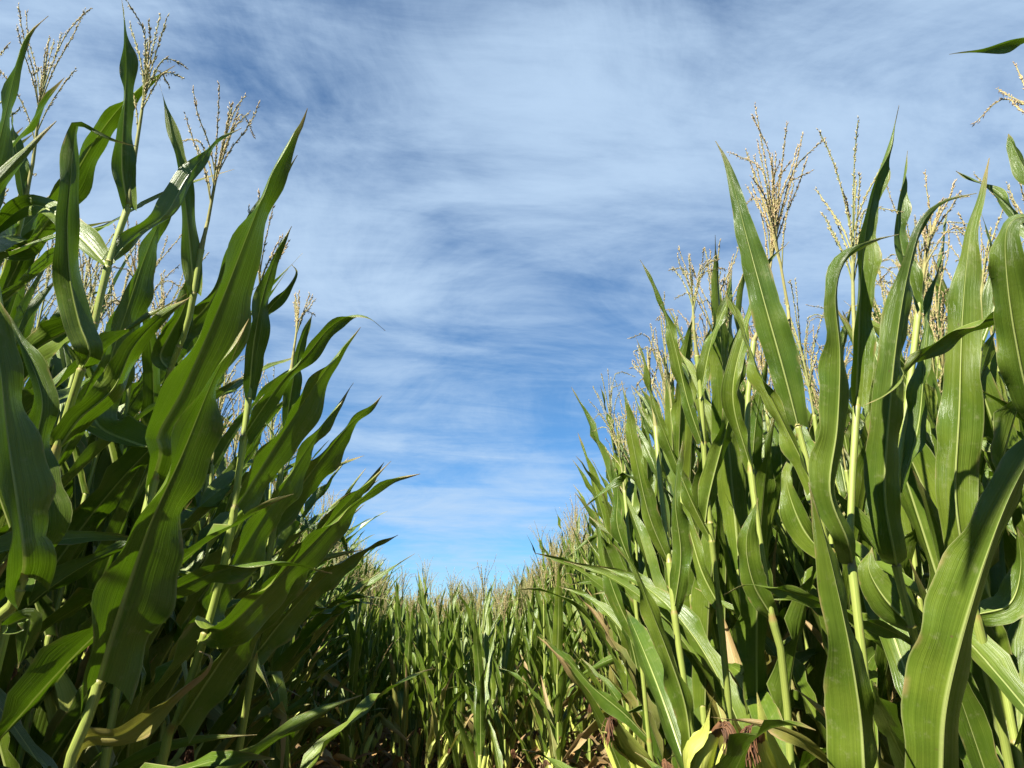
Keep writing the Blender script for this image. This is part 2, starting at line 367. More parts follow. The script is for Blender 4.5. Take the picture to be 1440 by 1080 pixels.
def ear(mbh, mbs, base, direc, L, rng, det=12):
    direc = unit(np.asarray(direc, float)); a = unit(np.cross(direc, V3(.2, .3, .9))); b = np.cross(direc, a)
    hs_ = np.linspace(0, 1, 12); C = np.asarray(base)+direc*(hs_*L)[:, None]+a*(.02*np.sin(hs_*3))[:, None]
    rad = .027*np.array([.35, .62, .84, .95, 1, 1, .97, .9, .78, .62, .42, .2])
    tube(mbh, C, rad, M_HUSK, det)
    for k in range(3 if det > 6 else 1):                                              # loose husk tips
        az = rng.uniform(0, 6.28); o = a*math.cos(az)+b*math.sin(az)
        Cc, _ = spline([C[3]+o*.022, C[7]+o*.028, C[10]+o*.022, C[11]+direc*rng.uniform(.02, .07)+o*rng.uniform(.02, .06)], 9)
        S = np.tile(np.cross(direc, o), (9, 1)); blade(mbh, Cc, S, .034, M_HUSK, rng, 5, .5, .4, .003, -1., .3, .7)
    tube(mbs, np.stack([C[-2], C[-1]+direc*.004, C[-1]+direc*.022]), np.array([.009, .010, .004]), M_SILK, 7)
    sd_ = a*rng.gauss(0, 1)+b*rng.gauss(0, 1); sd_ = sd_/np.linalg.norm(sd_)
    for k in range(70 if det > 6 else 10):                                            # limp matted silk hanging over one side
        o = a*rng.gauss(0, 1)+b*rng.gauss(0, 1)
        p0 = C[-1]+o*.003; p1 = C[-1]+direc*rng.uniform(.012, .030)+sd_*.008+o*.0035; p2 = p1+sd_*rng.uniform(.006, .016)+o*.003+V3(0, 0, -rng.uniform(.006, .03)); p3 = p2+o*.003+V3(0, 0, -rng.uniform(.008, .03))
        Cs, _ = spline([p0, p1, p2, p3], 7); tube(mbs, Cs, np.linspace(.0017, .0010, 7)*(1 if det > 6 else 1.8), M_SILK, 3)

# ------------------------------------------------------------------ object helpers
def tag(o, label=None, cat=None, group=None, kind=None):
    for k, v in (('label', label), ('category', cat), ('group', group), ('kind', kind)):
        if v: o[k] = v
def obj(name, mb, parent=None):
    me = mb if isinstance(mb, bpy.types.Mesh) else mb.mesh(name)
    o = bpy.data.objects.new(name, me); col.objects.link(o)
    if parent: o.parent = parent
    return o
def thing(name, loc, label, cat, group=None):
    o = bpy.data.objects.new(name, None); o.empty_display_size = .1; col.objects.link(o); o.location = loc
    tag(o, label, cat, group); return o

# ------------------------------------------------------------------ ground
gb = MB(); gx = np.concatenate([[-900, -200, -60, -20], np.arange(-8, 8.01, .18), [20, 60, 200, 900]]); gy = np.concatenate([[-600, -100, -20], np.arange(-5, 18.01, .22), [40, 120, 400, 1500]])
grng = np.random.default_rng(5)
X, Y = np.meshgrid(gx, gy); Z = .03*np.cos(2*math.pi*X/.66)*(np.abs(X) < 8)+grng.normal(0, .012, X.shape)
nx = len(gx)
gb.add(np.stack([X, Y, Z], -1).reshape(-1, 3), [[j*nx+i, j*nx+i+1, (j+1)*nx+i+1, (j+1)*nx+i] for j in range(len(gy)-1) for i in range(nx-1)],
       np.stack([X, Y], -1).reshape(-1, 2), M_SOIL)
g = obj('ground', gb); tag(g, 'brown field soil between the corn rows', 'ground', kind='structure')

# ------------------------------------------------------------------ generic corn plants
def grown_leaf(mb, z, phi, r, L, W, a0, droop, mat, rng, n, nu, base=None, kink=None, twist=None, p=1.6):
    s = np.linspace(0, 1, 40); ang = a0+droop*s**p
    if kink: ang = ang+np.where(s > kink[0], kink[1]*np.clip((s-kink[0])/.035, 0, 1), 0)
    ph = phi+rng.uniform(-.5, .5)*s**1.5
    d = np.stack([np.sin(ang)*np.cos(ph), np.sin(ang)*np.sin(ph), np.cos(ang)], 1)
    C = np.cumsum(d, 0)*L/40; b = V3(0, 0, z) if base is None else np.asarray(base, float)
    C = C-C[0]+b+V3(math.cos(phi), math.sin(phi), 0)*r*.9
    C, L2 = spline(C[::3], n)
    sv = np.linspace(0, 1, n); tw = (rng.uniform(-1.1, 1.1) if twist is None else twist)*np.clip(sv-.12, 0, 1)**1.2
    T = tangents(C); S0 = unit(np.cross(np.tile(V3(-math.cos(phi), -math.sin(phi), .25), (n, 1)), T)); N0 = np.cross(T, S0)
    S = S0*np.cos(tw)[:, None]+N0*np.sin(tw)[:, None]
    nrm = np.cross(T[2], S[2]); sg = 1. if nrm[2] > 0 or np.dot(nrm, -V3(math.cos(phi), math.sin(phi), 0)) > 0 else -1.
    blade(mb, C, S, W, mat, rng, nu, wave=rng.uniform(.005, .015), sign=sg, L=L2, fold1=rng.uniform(.15, .62), peak=rng.uniform(.26, .42))

def plant_spec(seed, style):
    """style 0 upright leaves, 1 leaves spreading outwards"""
    rng = random.Random(seed); H = rng.uniform(1.98, 2.16)
    zs = []; z = rng.uniform(.16, .24); step = .115
    while z < H-.16:
        zs.append(z); z += step*rng.uniform(.88, 1.12); step = min(.15, step+.006)
    zs.append(H-.10)
    leaves = []; phi = rng.uniform(-.2, .2); n = len(zs)
    for i, z in enumerate(zs):
        h = z/H; ph = phi+(math.pi if i % 2 else 0)+rng.gauss(0, .38)
        L = (.42+.36*math.sin(min(1, h*1.25)*math.pi*.62))*rng.uniform(.82, 1.12)
        if i >= n-2: L = rng.uniform(.40, .56)
        W = (.052+.026*math.sin(h*math.pi*.85))*rng.uniform(.82, 1.15)
        if i == n-1: W *= .72
        if style == 0: a0 = rng.uniform(.08, .30)+(.16*(1-h)); dr = rng.uniform(.0, .40)+.35*(1-h)
        else: a0 = rng.uniform(.22, .52)+.2*(1-h); dr = rng.uniform(.05, .7)+.4*(1-h)
        kink = None; mat = M_LEAF
        if h < .62 and rng.random() < .3: dr += rng.uniform(.5, 1.3)
        if rng.random() < (.2 if h < .72 else .07): kink = (rng.uniform(.45, .75), rng.uniform(1.2, 2.2))
        if h < .52: mat = M_OLD if rng.random() < .35 else M_LEAF
        if h < .40: mat = M_DRY; a0 += .5; dr += 1.4; W *= .7
        elif h < .62 and rng.random() < .12: mat = M_OLD
        leaves.append((z, ph, L, W, a0, dr, kink, mat))
    ears = []
    for i, z in enumerate(zs):
        if .43 < z/H < .60 and len(ears) < (2 if rng.random() < .45 else 1) and (not ears or z-ears[-1][0] > .2): ears.append((z, phi+(math.pi if i % 2 else 0)+rng.uniform(-.3, .3), rng.uniform(.19, .24)))
    lean = (rng.gauss(0, .05), rng.gauss(0, .05))
    return dict(seed=seed, H=H, zs=zs, leaves=leaves, ears=ears, lean=lean, tH=rng.uniform(.25, .34))

def build_plant(sp, det):
    """list of (part name, MB, parent index, label)"""
    rng = random.Random(sp['seed']*7+det); parts = []
    n, nu, ns = {2: (24, 9, 10), 1: (15, 5, 7), 0: (8, 3, 4)}[det]
    lx, ly = sp['lean']; H = sp['H']
    pos = lambda z: V3(lx*(z/H)**2, ly*(z/H)**2, z)
    mb = MB(); stalk(mb, [pos(z) for z in np.linspace(-.03, H+.06, 7)], sp['zs'], .0118, .0046, ns)
    parts.append(('stalk', mb, None, None))
    for (z, ph, L, W, a0, dr, kink, mat) in sp['leaves']:
        mb = MB(); grown_leaf(mb, z, ph, .0135*(1-.55*z/H), L, W, a0, dr, mat, rng, n, nu, base=pos(z), kink=kink)
        lab = 'dry brown lower leaf' if mat is M_DRY else 'yellowing leaf' if mat is M_OLD else 'snapped leaf with its end hanging' if kink else None
        parts.append(('leaf', mb, None, lab))
    mb = MB(); tassel(mb, pos(H+.05), pos(H+.05)-pos(H-.25), sp['tH'], rng, det); parts.append(('tassel', mb, None, None))
    for (z, ph, L) in sp['ears']:
        mh, ms = MB(), MB(); ear(mh, ms, pos(z)+V3(math.cos(ph), math.sin(ph), 0)*.012, V3(math.cos(ph)*.36, math.sin(ph)*.36, 1), L, rng, 12 if det == 2 else 7 if det else 5)
        parts.append(('ear', mh, None, None)); parts.append(('silk', ms, len(parts)-1, None))
    return parts
def joined(parts):
    out = MB()
    for _, mb, _, _ in parts:
        ks = [out.slot(m) for m in mb.mats]; b = out.nv
        out.v += mb.v; out.nv += mb.nv; out.f += [[i+b for i in f] for f in mb.f]; out.uv += mb.uv; out.mi += [ks[k] for k in mb.mi]
    return out

NP = 6
SPECS = [plant_spec(100+i, 0) for i in range(NP)]+[plant_spec(200+i, 1) for i in range(NP)]

# where every generic plant stands: (x, y, turn, size, kind of plant)
frng = random.Random(11)
FIELD = []
def row(x0, ya, yb, style, step=.185, jx=.05, smin=.95, smax=1.05, tag_='inner'):
    y = ya
    while y < yb:
        y += step*frng.uniform(.75, 1.3)
        k = frng.randrange(NP)+NP*(style if style in (0, 1) else frng.random() < .5)
        turn = frng.gauss(0, .45)+(math.pi if frng.random() < .5 else 0)
        if style == 0: turn = frng.uniform(0, 6.28)
        FIELD.append((x0+frng.gauss(0, jx), y, turn, frng.uniform(smin, smax), k, tag_))
row(-.76, 1.85, 3.2, 1, .14, smin=1., smax=1.1, tag_='left edge'); row(-1.0, 3.2, 7.5, 2, .14, smin=.90, smax=1.0, tag_='left edge'); row(-.97, 7.5, 16, 2, .14, smin=.84, smax=.97, tag_='left edge')
row(.74, 1.75, 3.2, 0, .11, smin=1.0, smax=1.1, tag_='right edge'); row(.98, 3.2, 7.5, 0, .14, smin=.97, smax=1.06, tag_='right edge'); row(.98, 7.5, 16, 0, .14, smin=.84, smax=.97, tag_='right edge')
row(-1.02, .95, 3.2, 2, .11, smin=1.02, smax=1.1, tag_='left inner'); row(1.02, 1.3, 3.2, 0, .10, smin=.98, smax=1.06, tag_='right inner')
for i in range(1, 7):
    row(-.70-.68*i, .75*i+.2, 15, 2, .135, smin=1.07, smax=1.18, tag_='left inner' if i < 3 else 'deep'); row(.74+.68*i, .7*i+.25, 15, 0, .135, smin=1.05, smax=1.15, tag_='right inner' if i < 3 else 'deep')
row(.58, 4.4, 15, 0, .2, .08, .80, .90, 'end'); row(.26, 4.7, 15, 0, .18, .08, .77, .87, 'end'); row(-.02, 5.2, 15, 0, .18, .08, .76, .86, 'end'); row(-.30, 5.5, 15, 0, .18, .08, .76, .86, 'end'); row(-.62, 5.2, 15, 0, .18, .08, .78, .88, 'end')
NVIEW = len(FIELD)
row(-.95, -4, .1, 2, .17, smin=1.05, smax=1.14, tag_='behind')
for i in range(1, 6): row(-.78-.68*i, -4, .4+.35*i, 2, .17, smin=1.05, smax=1.16, tag_='behind')        # the field goes on behind the camera
for i in range(4): row(1.0+.6*i, -2, -.15+.4*i, 0, .2, tag_='behind')

# ------------------------------------------------------------------ the plants nearest the path, each built to its own shape
def hero(label, st, leaves, tas=None, seed=0, low=7, zmax=2., ears=(), name='corn_plant', r=(.0102, .0052), lowphi=None):
    rng = random.Random(9000+seed)
    P = [at(*p) for p in st]
    dirn = P[0]-P[1]; f = dirn[:2]/max(.02, abs(dirn[2]))
    z0 = P[0][2]; bx = P[0][:2]+np.clip(f, -.35, .35)*z0*.35
    base = V3(bx[0], bx[1], 0)
    full = [V3(bx[0], bx[1], -.03), V3(*(P[0][:2]*.55+bx*.45), z0*.5)]+P
    full = [p-base for p in full]
    C, _ = spline(full, 200)
    ys = np.array([p[1] for p in st]); ds = np.array([p[2] for p in st]); o_ = np.argsort(ys)
    dep = lambda py: float(np.interp(py, ys[o_], ds[o_]))
    root = thing(name, base, label, 'corn plant', 'corn plants')
    nodes = []
    for lf in leaves:
        pts, W = lf['p'], lf['w']*.9
        d0 = lf.get('d', dep(pts[0][1])); n = len(pts)
        seg = np.concatenate([[0], np.cumsum([math.dist(pts[i], pts[i+1]) for i in range(n-1)])]); sg = seg/seg[-1]
        Q = [at(p[0], p[1], d0+lf.get('dt', 0)*s**1.2+lf.get('dm', 0)*math.sin(math.pi*s)) for p, s in zip(pts, sg)]
        near = C[np.argmin(np.linalg.norm(C+base-(Q[0]-V3(0, 0, .03)), axis=1))]+base
        if np.linalg.norm(near-Q[0]) > .04: Q = [near]+Q
        nn = 44
        Cw, L = spline(Q, nn); T = tangents(Cw); view = unit(Cw-EYE)
        S0 = unit(np.cross(T, view)); N0 = np.cross(T, S0)
        v = np.linspace(0, 1, nn); rl = R(1)*(lf.get('r0', 0)+(lf.get('r1', lf.get('r0', 0))-lf.get('r0', 0))*v)
        S = S0*np.cos(rl)[:, None]+N0*np.sin(rl)[:, None]
        mb = MB()
        blade(mb, Cw-base, S, W, lf.get('m', M_LEAF), rng, 11, lf.get('f0', .95), lf.get('f1', .3), lf.get('wv', .008), lf.get('s', 1.), lf.get('pk', .34), lf.get('bw', .62), L, lf.get('pw', 1.5))
        o = obj('leaf', mb, root)
        if lf.get('l'): o['label'] = lf['l']
        nodes.append(Q[0][2]-base[2])
    zlow = [.2+.155*i for i in range(9) if .2+.155*i < min([z0-.05, zmax]+[q-.1 for q in nodes])]
    for i, z in enumerate(zlow[-low:]):
        q = C[np.argmin(abs(C[:, 2]-z))]
        ph = (lowphi if lowphi is not None else rng.uniform(-.4, .4))+(math.pi if i % 2 else 0)+rng.gauss(0, .3)
        dry = z < .7; mb = MB()
        grown_leaf(mb, z, ph, .011, rng.uniform(.55, .75), rng.uniform(.06, .085), rng.uniform(.5, .8)+(.4 if dry else 0), rng.uniform(.5, 1.1)+(.9 if dry else 0), M_DRY if dry else M_LEAF, rng, 18, 5, base=q)
        o = obj('leaf', mb, root)
        if dry: o['label'] = 'dry brown lower leaf'
    mb = MB(); stalk(mb, full, zlow+nodes, r[0], r[1], 12); obj('stalk', mb, root)
    for e0, e1 in ears:
        p0 = at(*e0)-base; q = C[np.argmin(np.linalg.norm(C-p0, axis=1))]; p1 = at(*e1)-base
        mh, ms = MB(), MB(); dv = p1-q; ear(mh, ms, q+unit(dv)*.01, dv, np.linalg.norm(dv), rng)
        e_ = obj('ear', mh, root); obj('silk', ms, e_)
    if tas:
        b = at(*tas[0])-base; e = at(*tas[1])-base
        mb = MB()
        stem_ = [full[-1], full[-1]*.5+b*.5, b]; tube(mb, stem_, [r[1], r[1]*.7, .0034], M_RACHIS, 6)
        tassel(mb, b, e-b, np.linalg.norm(e-b), rng, 2, tas[2] if len(tas) > 2 else None, tas[3] if len(tas) > 3 else 1.)
        obj('tassel', mb, root)
    return root
def lf(p, w, **k): return dict(p=p, w=w, **k)

# --- left of the path
hero('corn plant at upper left with pale sunlit stalk, one leaf snapped over near its tip',
     [(30, 800, 1.22), (62, 690, 1.2), (92, 590, 1.2), (125, 485, 1.2), (153, 370, 1.22), (181, 288, 1.25)],
     [lf([(180, 292), (172, 235), (175, 165), (178, 100), (175, 40), (171, 0)], .040, r0=10, r1=60, dt=-.02, bw=.9, pk=.25, f1=.45),
      lf([(126, 494), (112, 455), (98, 390), (94, 320), (99, 250), (104, 200), (107, 178), (116, 177), (150, 194), (192, 206)], .050, d=1.17, r0=5, r1=35, dt=-.04, s=-1, bw=.8, pk=.2, pw=1.5, l='leaf snapped over near its tip'),
      lf([(84, 628), (112, 588), (158, 547), (186, 490), (222, 450), (268, 418)], .052, r0=35, r1=10, dt=-.05, s=-1, bw=.85),
      lf([(122, 455), (90, 468), (48, 492), (15, 530), (-20, 560)], .062, r0=15, r1=30, dt=.1),
      lf([(155, 368), (190, 330), (232, 300), (262, 250), (300, 205), (340, 180)], .042, r0=30, r1=35, dt=.15, s=-1),
      lf([(153, 375), (110, 330), (60, 290), (20, 300), (-40, 360)], .05, r0=25, r1=20, dt=.15)],
     ((190, 216, 1.26), (219, 62, 1.30), 10, .8), 1, lowphi=.1)
hero('corn plant just right of the pale sunlit stalk at upper left, narrow flag leaf',
     [(205, 720, 1.42), (222, 600, 1.4), (240, 520, 1.38), (262, 462, 1.37), (273, 410, 1.37), (283, 350, 1.38)],
     [lf([(273, 412), (268, 350), (262, 290), (252, 225), (238, 165), (224, 118)], .040, r0=10, r1=55, bw=.85, pk=.25),
      lf([(236, 518), (226, 500), (240, 470), (256, 440), (266, 405), (262, 370)], .055, r0=25, r1=25, bw=.8, l='short pale sheath leaf'),
      lf([(135, 590), (158, 505), (182, 430), (205, 360), (232, 300), (268, 255)], .105, d=1.5, r0=40, r1=45, dt=.1, free=1),
      lf([(262, 462), (300, 420), (330, 350), (370, 290), (418, 218)], .05, r0=40, r1=30, dt=.0, d=1.4)],
     ((292, 312, 1.40), (318, 158, 1.44), 11, 1.), 2)
hero('nearest corn plant on the left, wide dark glossy leaves reaching up into open sky',
     [(92, 1100, .92), (112, 1042, .93), (140, 958, .95), (172, 850, .98), (203, 730, 1.02), (228, 633, 1.06), (250, 560, 1.12)],
     [lf([(140, 958), (163, 885), (212, 745), (258, 640), (300, 535), (330, 480), (350, 448)], .118, d=.93, r0=38, r1=58, dt=.05, s=1., bw=.8, pk=.22, f0=.7, wv=.012),
      lf([(228, 635), (225, 612), (262, 545), (308, 440), (348, 335), (384, 243), (412, 190), (424, 172), (432, 152)], .106, d=1.02, r0=42, r1=58, dt=.05, s=1., bw=.85, pk=.3, f1=.35),
      lf([(172, 862), (235, 835), (300, 806), (355, 792), (400, 791), (467, 806)], .048, d=1.02, r0=40, r1=62, dt=.05),
      lf([(118, 1040), (170, 1035), (215, 1003), (258, 968), (290, 945), (297, 925), (280, 916)], .036, r0=55, r1=20, d=.99, m=M_OLD, l='yellowing twisted leaf')],
     None, 3, zmax=1.0, lowphi=1.4)
hero('corn plant cut by the left edge, big dark leaf blade hiding its pale stalk',
     [(-30, 960, .86), (2, 890, .86), (22, 840, .86), (36, 784, .87), (34, 700, .9), (18, 560, .95), (0, 440, 1.0), (-20, 330, 1.05)],
     [lf([(36, 786), (28, 715), (14, 620), (2, 520), (-16, 430), (-40, 360)], .078, d=.84, r0=45, r1=40, dt=.03, bw=.85, pk=.25),
      lf([(36, 784), (62, 760), (66, 720), (50, 640), (60, 560), (30, 480), (0, 425)], .05, d=.9, r0=40, r1=20, dt=.05),
      lf([(10, 880), (40, 870), (35, 900), (25, 940)], .03, d=.9, r0=20, l='torn hanging leaf end')],
     None, 4, zmax=1.0, lowphi=1.5)
hero('corn plant at the top left corner, leaf tip crossing an open pale tassel',
     [(-40, 760, 1.55), (-28, 600, 1.53), (-12, 460, 1.52), (8, 380, 1.51), (26, 325, 1.5), (35, 285, 1.5)],
     [lf([(-30, 330), (-14, 250), (4, 180), (20, 108), (36, 52), (68, 22)], .060, d=1.25, r0=20, r1=50, dt=.05, bw=.8, free=1),
      lf([(6, 352), (40, 345), (80, 292), (132, 202), (172, 148), (212, 114), (246, 92)], .066, d=1.48, r0=35, r1=40, dt=-.1, bw=.55, pk=.35),
      lf([(34, 282), (28, 240), (20, 190), (14, 148)], .032, r0=20, r1=60, bw=.9),
      lf([(-2, 428), (22, 380), (48, 330), (82, 300)], .05, r0=20, r1=30)],
     ((46, 230, 1.51), (70, 44, 1.54), 11, 1.1), 5)
hero('corn plant on the left whose fan of dark pointed leaves reaches over the path',
     [(222, 1100, 1.28), (252, 1005, 1.28), (292, 880, 1.29), (322, 760, 1.3), (338, 650, 1.33), (350, 560, 1.36), (362, 470, 1.40)],
     [lf([(252, 1020), (318, 922), (388, 828), (455, 745), (505, 690), (550, 648)], .098, r0=48, r1=60, dt=.06, bw=.7),
      lf([(318, 885), (372, 835), (422, 785), (470, 735), (512, 700), (552, 674), (591, 666)], .088, r0=50, r1=62, dt=.1, bw=.7, d=1.22),
      lf([(334, 712), (368, 660), (402, 607), (442, 545), (476, 497), (507, 460)], .092, r0=46, r1=58, dt=.08, bw=.65),
      lf([(344, 613), (366, 580), (398, 536), (432, 500), (462, 463), (490, 445), (515, 445), (542, 465)], .040, r0=35, r1=55, dt=0, bw=.8),
      lf([(300, 850), (340, 780), (390, 700), (440, 620), (497, 538)], .09, r0=46, r1=60, dt=.15, d=1.36),
      lf([(350, 560), (358, 480), (372, 410), (392, 350), (410, 318)], .045, r0=20, r1=40),
      lf([(352, 520), (370, 450), (402, 408), (416, 384), (410, 372)], .03, r0=30, r1=30, l='curled leaf tip')],
     ((364, 452, 1.41), (372, 330, 1.46), 8, .8), 6, zmax=1.1, lowphi=1.3)
hero('corn plant behind the fan of dark leaves, two blunt leaf tips against the sky',
     [(330, 1100, 1.62), (352, 960, 1.62), (376, 800, 1.64), (392, 690, 1.66), (402, 590, 1.7), (410, 520, 1.74)],
     [lf([(384, 735), (420, 690), (458, 640), (490, 600), (518, 575), (537, 556)], .092, r0=46, r1=58, dt=.05),
      lf([(372, 830), (418, 780), (462, 735), (505, 690), (540, 650)], .096, r0=46, r1=58, dt=.1),
      lf([(402, 600), (412, 540), (424, 480), (440, 440)], .04, r0=10, r1=50),
      lf([(360, 920), (410, 860), (470, 800), (520, 770), (560, 752)], .09, r0=48, r1=60, dt=.1)],
     ((412, 500, 1.75), (428, 420, 1.82), 8, .9), 7, lowphi=.1)

# --- right of the path
hero('corn plant with broad pale sunlit leaf standing tallest beside the gap on the right',
     [(1200, 1080, 1.30), (1188, 900, 1.32), (1165, 780, 1.33), (1143, 680, 1.35), (1122, 600, 1.38)],
     [lf([(1122, 598), (1102, 520), (1074, 420), (1048, 325), (1030, 255), (1019, 222), (1006, 198)], .070, r0=-12, r1=-5, dt=.12, bw=.6, pk=.3, f0=.7, f1=.22, s=-1, wv=.005, pw=1.45),
      lf([(1143, 690), (1128, 650), (1098, 590), (1065, 520), (1040, 450), (1015, 400)], .045, r0=-45, r1=-60, dt=.1),
      lf([(1165, 785), (1128, 742), (1106, 680), (1110, 640)], .055, r0=-10, r1=-30, dt=.05)],
     ((1108, 430, 1.62), (1082, 225, 1.68), 8, .7), 11, lowphi=1.4, r=(.0102, .005))
hero('corn plant at bottom right with one long spear leaf rising to a point',
     [(1236, 1130, 1.10), (1222, 1000, 1.13), (1208, 880, 1.16), (1196, 760, 1.2), (1200, 650, 1.24), (1206, 560, 1.28)],
     [lf([(1216, 1100), (1208, 1010), (1192, 905), (1170, 800), (1152, 728), (1137, 678)], .092, d=1.02, r0=20, r1=42, dt=.02, s=-1, bw=.85, pk=.3, f0=.6, f1=.55),
      lf([(1180, 1078), (1112, 1033), (1052, 1016), (1000, 1008)], .026, d=1.2, r0=-40, r1=-40, free=1, m=M_OLD, l='yellowing leaf'),
      lf([(1192, 762), (1166, 690), (1176, 600), (1180, 500), (1174, 415), (1190, 362), (1228, 340), (1264, 330)], .062, d=1.16, r0=22, r1=45, f1=.6, dt=0, s=-1, bw=.7, pk=.4),
      lf([(1204, 570), (1208, 480), (1212, 390), (1221, 310), (1236, 245), (1254, 190), (1264, 148)], .052, r0=25, r1=50, f1=.65, dt=.02, bw=.9, pk=.35)],
     ((1200, 430, 1.36), (1194, 242, 1.44), 12, .8), 12, zmax=1.1, lowphi=1.5)
hero('corn plant with upright strap leaf, its long tip curling over to the right',
     [(1300, 980, 1.26), (1281, 878, 1.27), (1258, 775, 1.28), (1264, 660, 1.33), (1282, 520, 1.38), (1296, 400, 1.42)],
     [lf([(1257, 776), (1244, 700), (1248, 600), (1260, 480), (1276, 385), (1297, 315), (1328, 285), (1374, 272)], .066, r0=5, r1=42, f1=.5, dt=0, s=-1, bw=.8, pk=.35, d=1.24, f0=.6),
      lf([(1290, 906), (1240, 882), (1182, 858), (1111, 833), (1052, 822), (1018, 836)], .030, d=1.28, r0=-50, r1=-40, dt=-.1, free=1, l='thin level leaf'),
      lf([(1281, 880), (1244, 840), (1222, 800), (1226, 770)], .075, r0=-10, r1=-20, dt=.05, s=-1),
      lf([(1264, 700), (1290, 600), (1300, 500), (1310, 420), (1322, 370)], .045, r0=-35, r1=-50, dt=.05),
      lf([(1292, 440), (1276, 380), (1264, 320), (1270, 255), (1276, 212)], .04, r0=30, r1=50, f1=.6, dt=.05)],
     ((1298, 390, 1.43), (1312, 290, 1.5), 9, 1.), 13, lowphi=1.3)
hero('corn plant near the right edge with tall flat sunlit leaf ending in a spike',
     [(1420, 1080, 1.2), (1396, 960, 1.2), (1372, 865, 1.21), (1353, 772, 1.22), (1365, 620, 1.3), (1378, 480, 1.36)],
     [lf([(1353, 772), (1344, 690), (1350, 575), (1354, 450), (1364, 335), (1380, 272), (1391, 222)], .072, r0=-5, r1=-30, dt=.05, s=-1, bw=.7, pk=.35, d=1.18, f0=.6, f1=.2),
      lf([(1372, 865), (1420, 850), (1436, 800), (1430, 740)], .06, r0=-10, r1=-30, s=-1),
      lf([(1378, 490), (1400, 420), (1396, 350), (1380, 300)], .035, r0=-30, r1=-50, dt=.05)],
     ((1380, 470, 1.37), (1372, 330, 1.44), 9, 1.), 14, lowphi=1.6)
hero('corn plant with wide half-shaded leaf sweeping out of the bottom right corner',
     [(1338, 1180, .96), (1322, 1085, .95)],
     [lf([(1322, 1090), (1326, 1000), (1346, 905), (1378, 800), (1422, 690), (1474, 600), (1520, 540)], .100, d=.93, r0=28, r1=50, f1=.62, dt=-.03, s=-1, bw=.85, pk=.3, wv=.006, f0=.5)],
     None, 15, zmax=1.1, lowphi=1.2)
hero('corn plant just past the right edge, one leaf arching back across its neighbours',
     [(1500, 900, 1.05), (1490, 700, 1.07), (1480, 560, 1.09), (1476, 440, 1.12), (1474, 330, 1.15), (1472, 200, 1.2)],
     [lf([(1476, 452), (1440, 447), (1398, 448), (1342, 466), (1292, 504), (1252, 549), (1215, 570)], .036, r0=-55, r1=-65, dt=0, s=1, bw=.8, pk=.3),
      lf([(1478, 600), (1448, 560), (1428, 470), (1416, 380), (1416, 325), (1436, 305), (1480, 312)], .068, r0=-10, r1=-30, dt=-.02, s=-1, bw=.8, pk=.5),
      lf([(1474, 340), (1438, 312), (1412, 284), (1380, 258), (1344, 240)], .026, r0=-45, r1=-50, dt=.15),
      lf([(1472, 250), (1450, 250), (1434, 225), (1418, 188)], .032, r0=-30, r1=-50, dt=.05),
      lf([(1500, 60), (1450, 52), (1410, 62), (1372, 72), (1335, 76)], .036, d=1.22, r0=-45, r1=-60, free=1)],
     ((1474, 190, 1.2), (1432, 120, 1.35), 8, 1.), 16, lowphi=1.2)
hero('corn plant with slim upright leaves and bushy tassel midway along the right side',
     [(1030, 1060, 1.66), (1022, 960, 1.67), (1010, 840, 1.68), (1000, 750, 1.69), (992, 660, 1.71), (986, 560, 1.74), (980, 500, 1.76)],
     [lf([(991, 735), (998, 690), (1020, 605), (1040, 535), (1053, 466)], .052, r0=30, r1=50, dt=0, s=-1, bw=.8, pk=.3),
      lf([(1000, 760), (970, 700), (938, 620), (922, 575), (910, 520), (893, 470)], .034, r0=-30, r1=-45, dt=.05),
      lf([(986, 622), (966, 562), (947, 482), (926, 412), (900, 365)], .036, r0=-25, r1=-40, dt=.05),
      lf([(1010, 850), (985, 800), (960, 720), (930, 680)], .05, r0=-15, r1=-30, dt=.1),
      lf([(984, 560), (1000, 480), (1024, 420), (1030, 380)], .034, r0=-30, r1=-50)],
     ((976, 465, 1.77), (972, 360, 1.84), 10, 1.), 17, lowphi=1.6)
hero('corn plant with long dark leaf arching down into the gap from the right',
     [(985, 1100, 1.52), (972, 1040, 1.53), (962, 960, 1.56), (948, 860, 1.6), (940, 780, 1.64), (930, 690, 1.7), (922, 600, 1.78)],
     [lf([(972, 1060), (962, 990), (938, 918), (912, 850), (890, 795), (862, 765)], .055, r0=40, r1=30, dt=.05, s=-1, bw=.8),
      lf([(940, 790), (915, 730), (898, 660), (884, 592), (874, 535)], .046, r0=-15, r1=-40, dt=.05, s=-1),
      lf([(948, 860), (958, 780), (950, 700), (960, 620)], .05, r0=-15, r1=-40, s=-1)],
     ((918, 570, 1.8), (905, 490, 1.9), 9, 1.), 18, lowphi=1.6, ears=[((985, 1110, 1.52), (1010, 1035, 1.48))])
hero('corn plant with slim straight tassel rising just behind the broad pale leaf at right',
     [(1112, 1080, 1.45), (1106, 950, 1.46), (1086, 868, 1.47), (1070, 770, 1.5), (1058, 680, 1.54), (1050, 590, 1.58), (1060, 480, 1.64)],
     [lf([(1086, 868), (1060, 820), (1050, 760), (1066, 700)], .06, r0=-10, r1=-30, s=-1),
      lf([(1056, 660), (1030, 560), (1046, 470), (1076, 380), (1110, 340)], .04, r0=-30, r1=-30)],
     ((1078, 440, 1.66), (1104, 208, 1.72), 17, .55), 19, lowphi=1.5, ears=[((1112, 1120, 1.45), (1074, 1040, 1.38))])
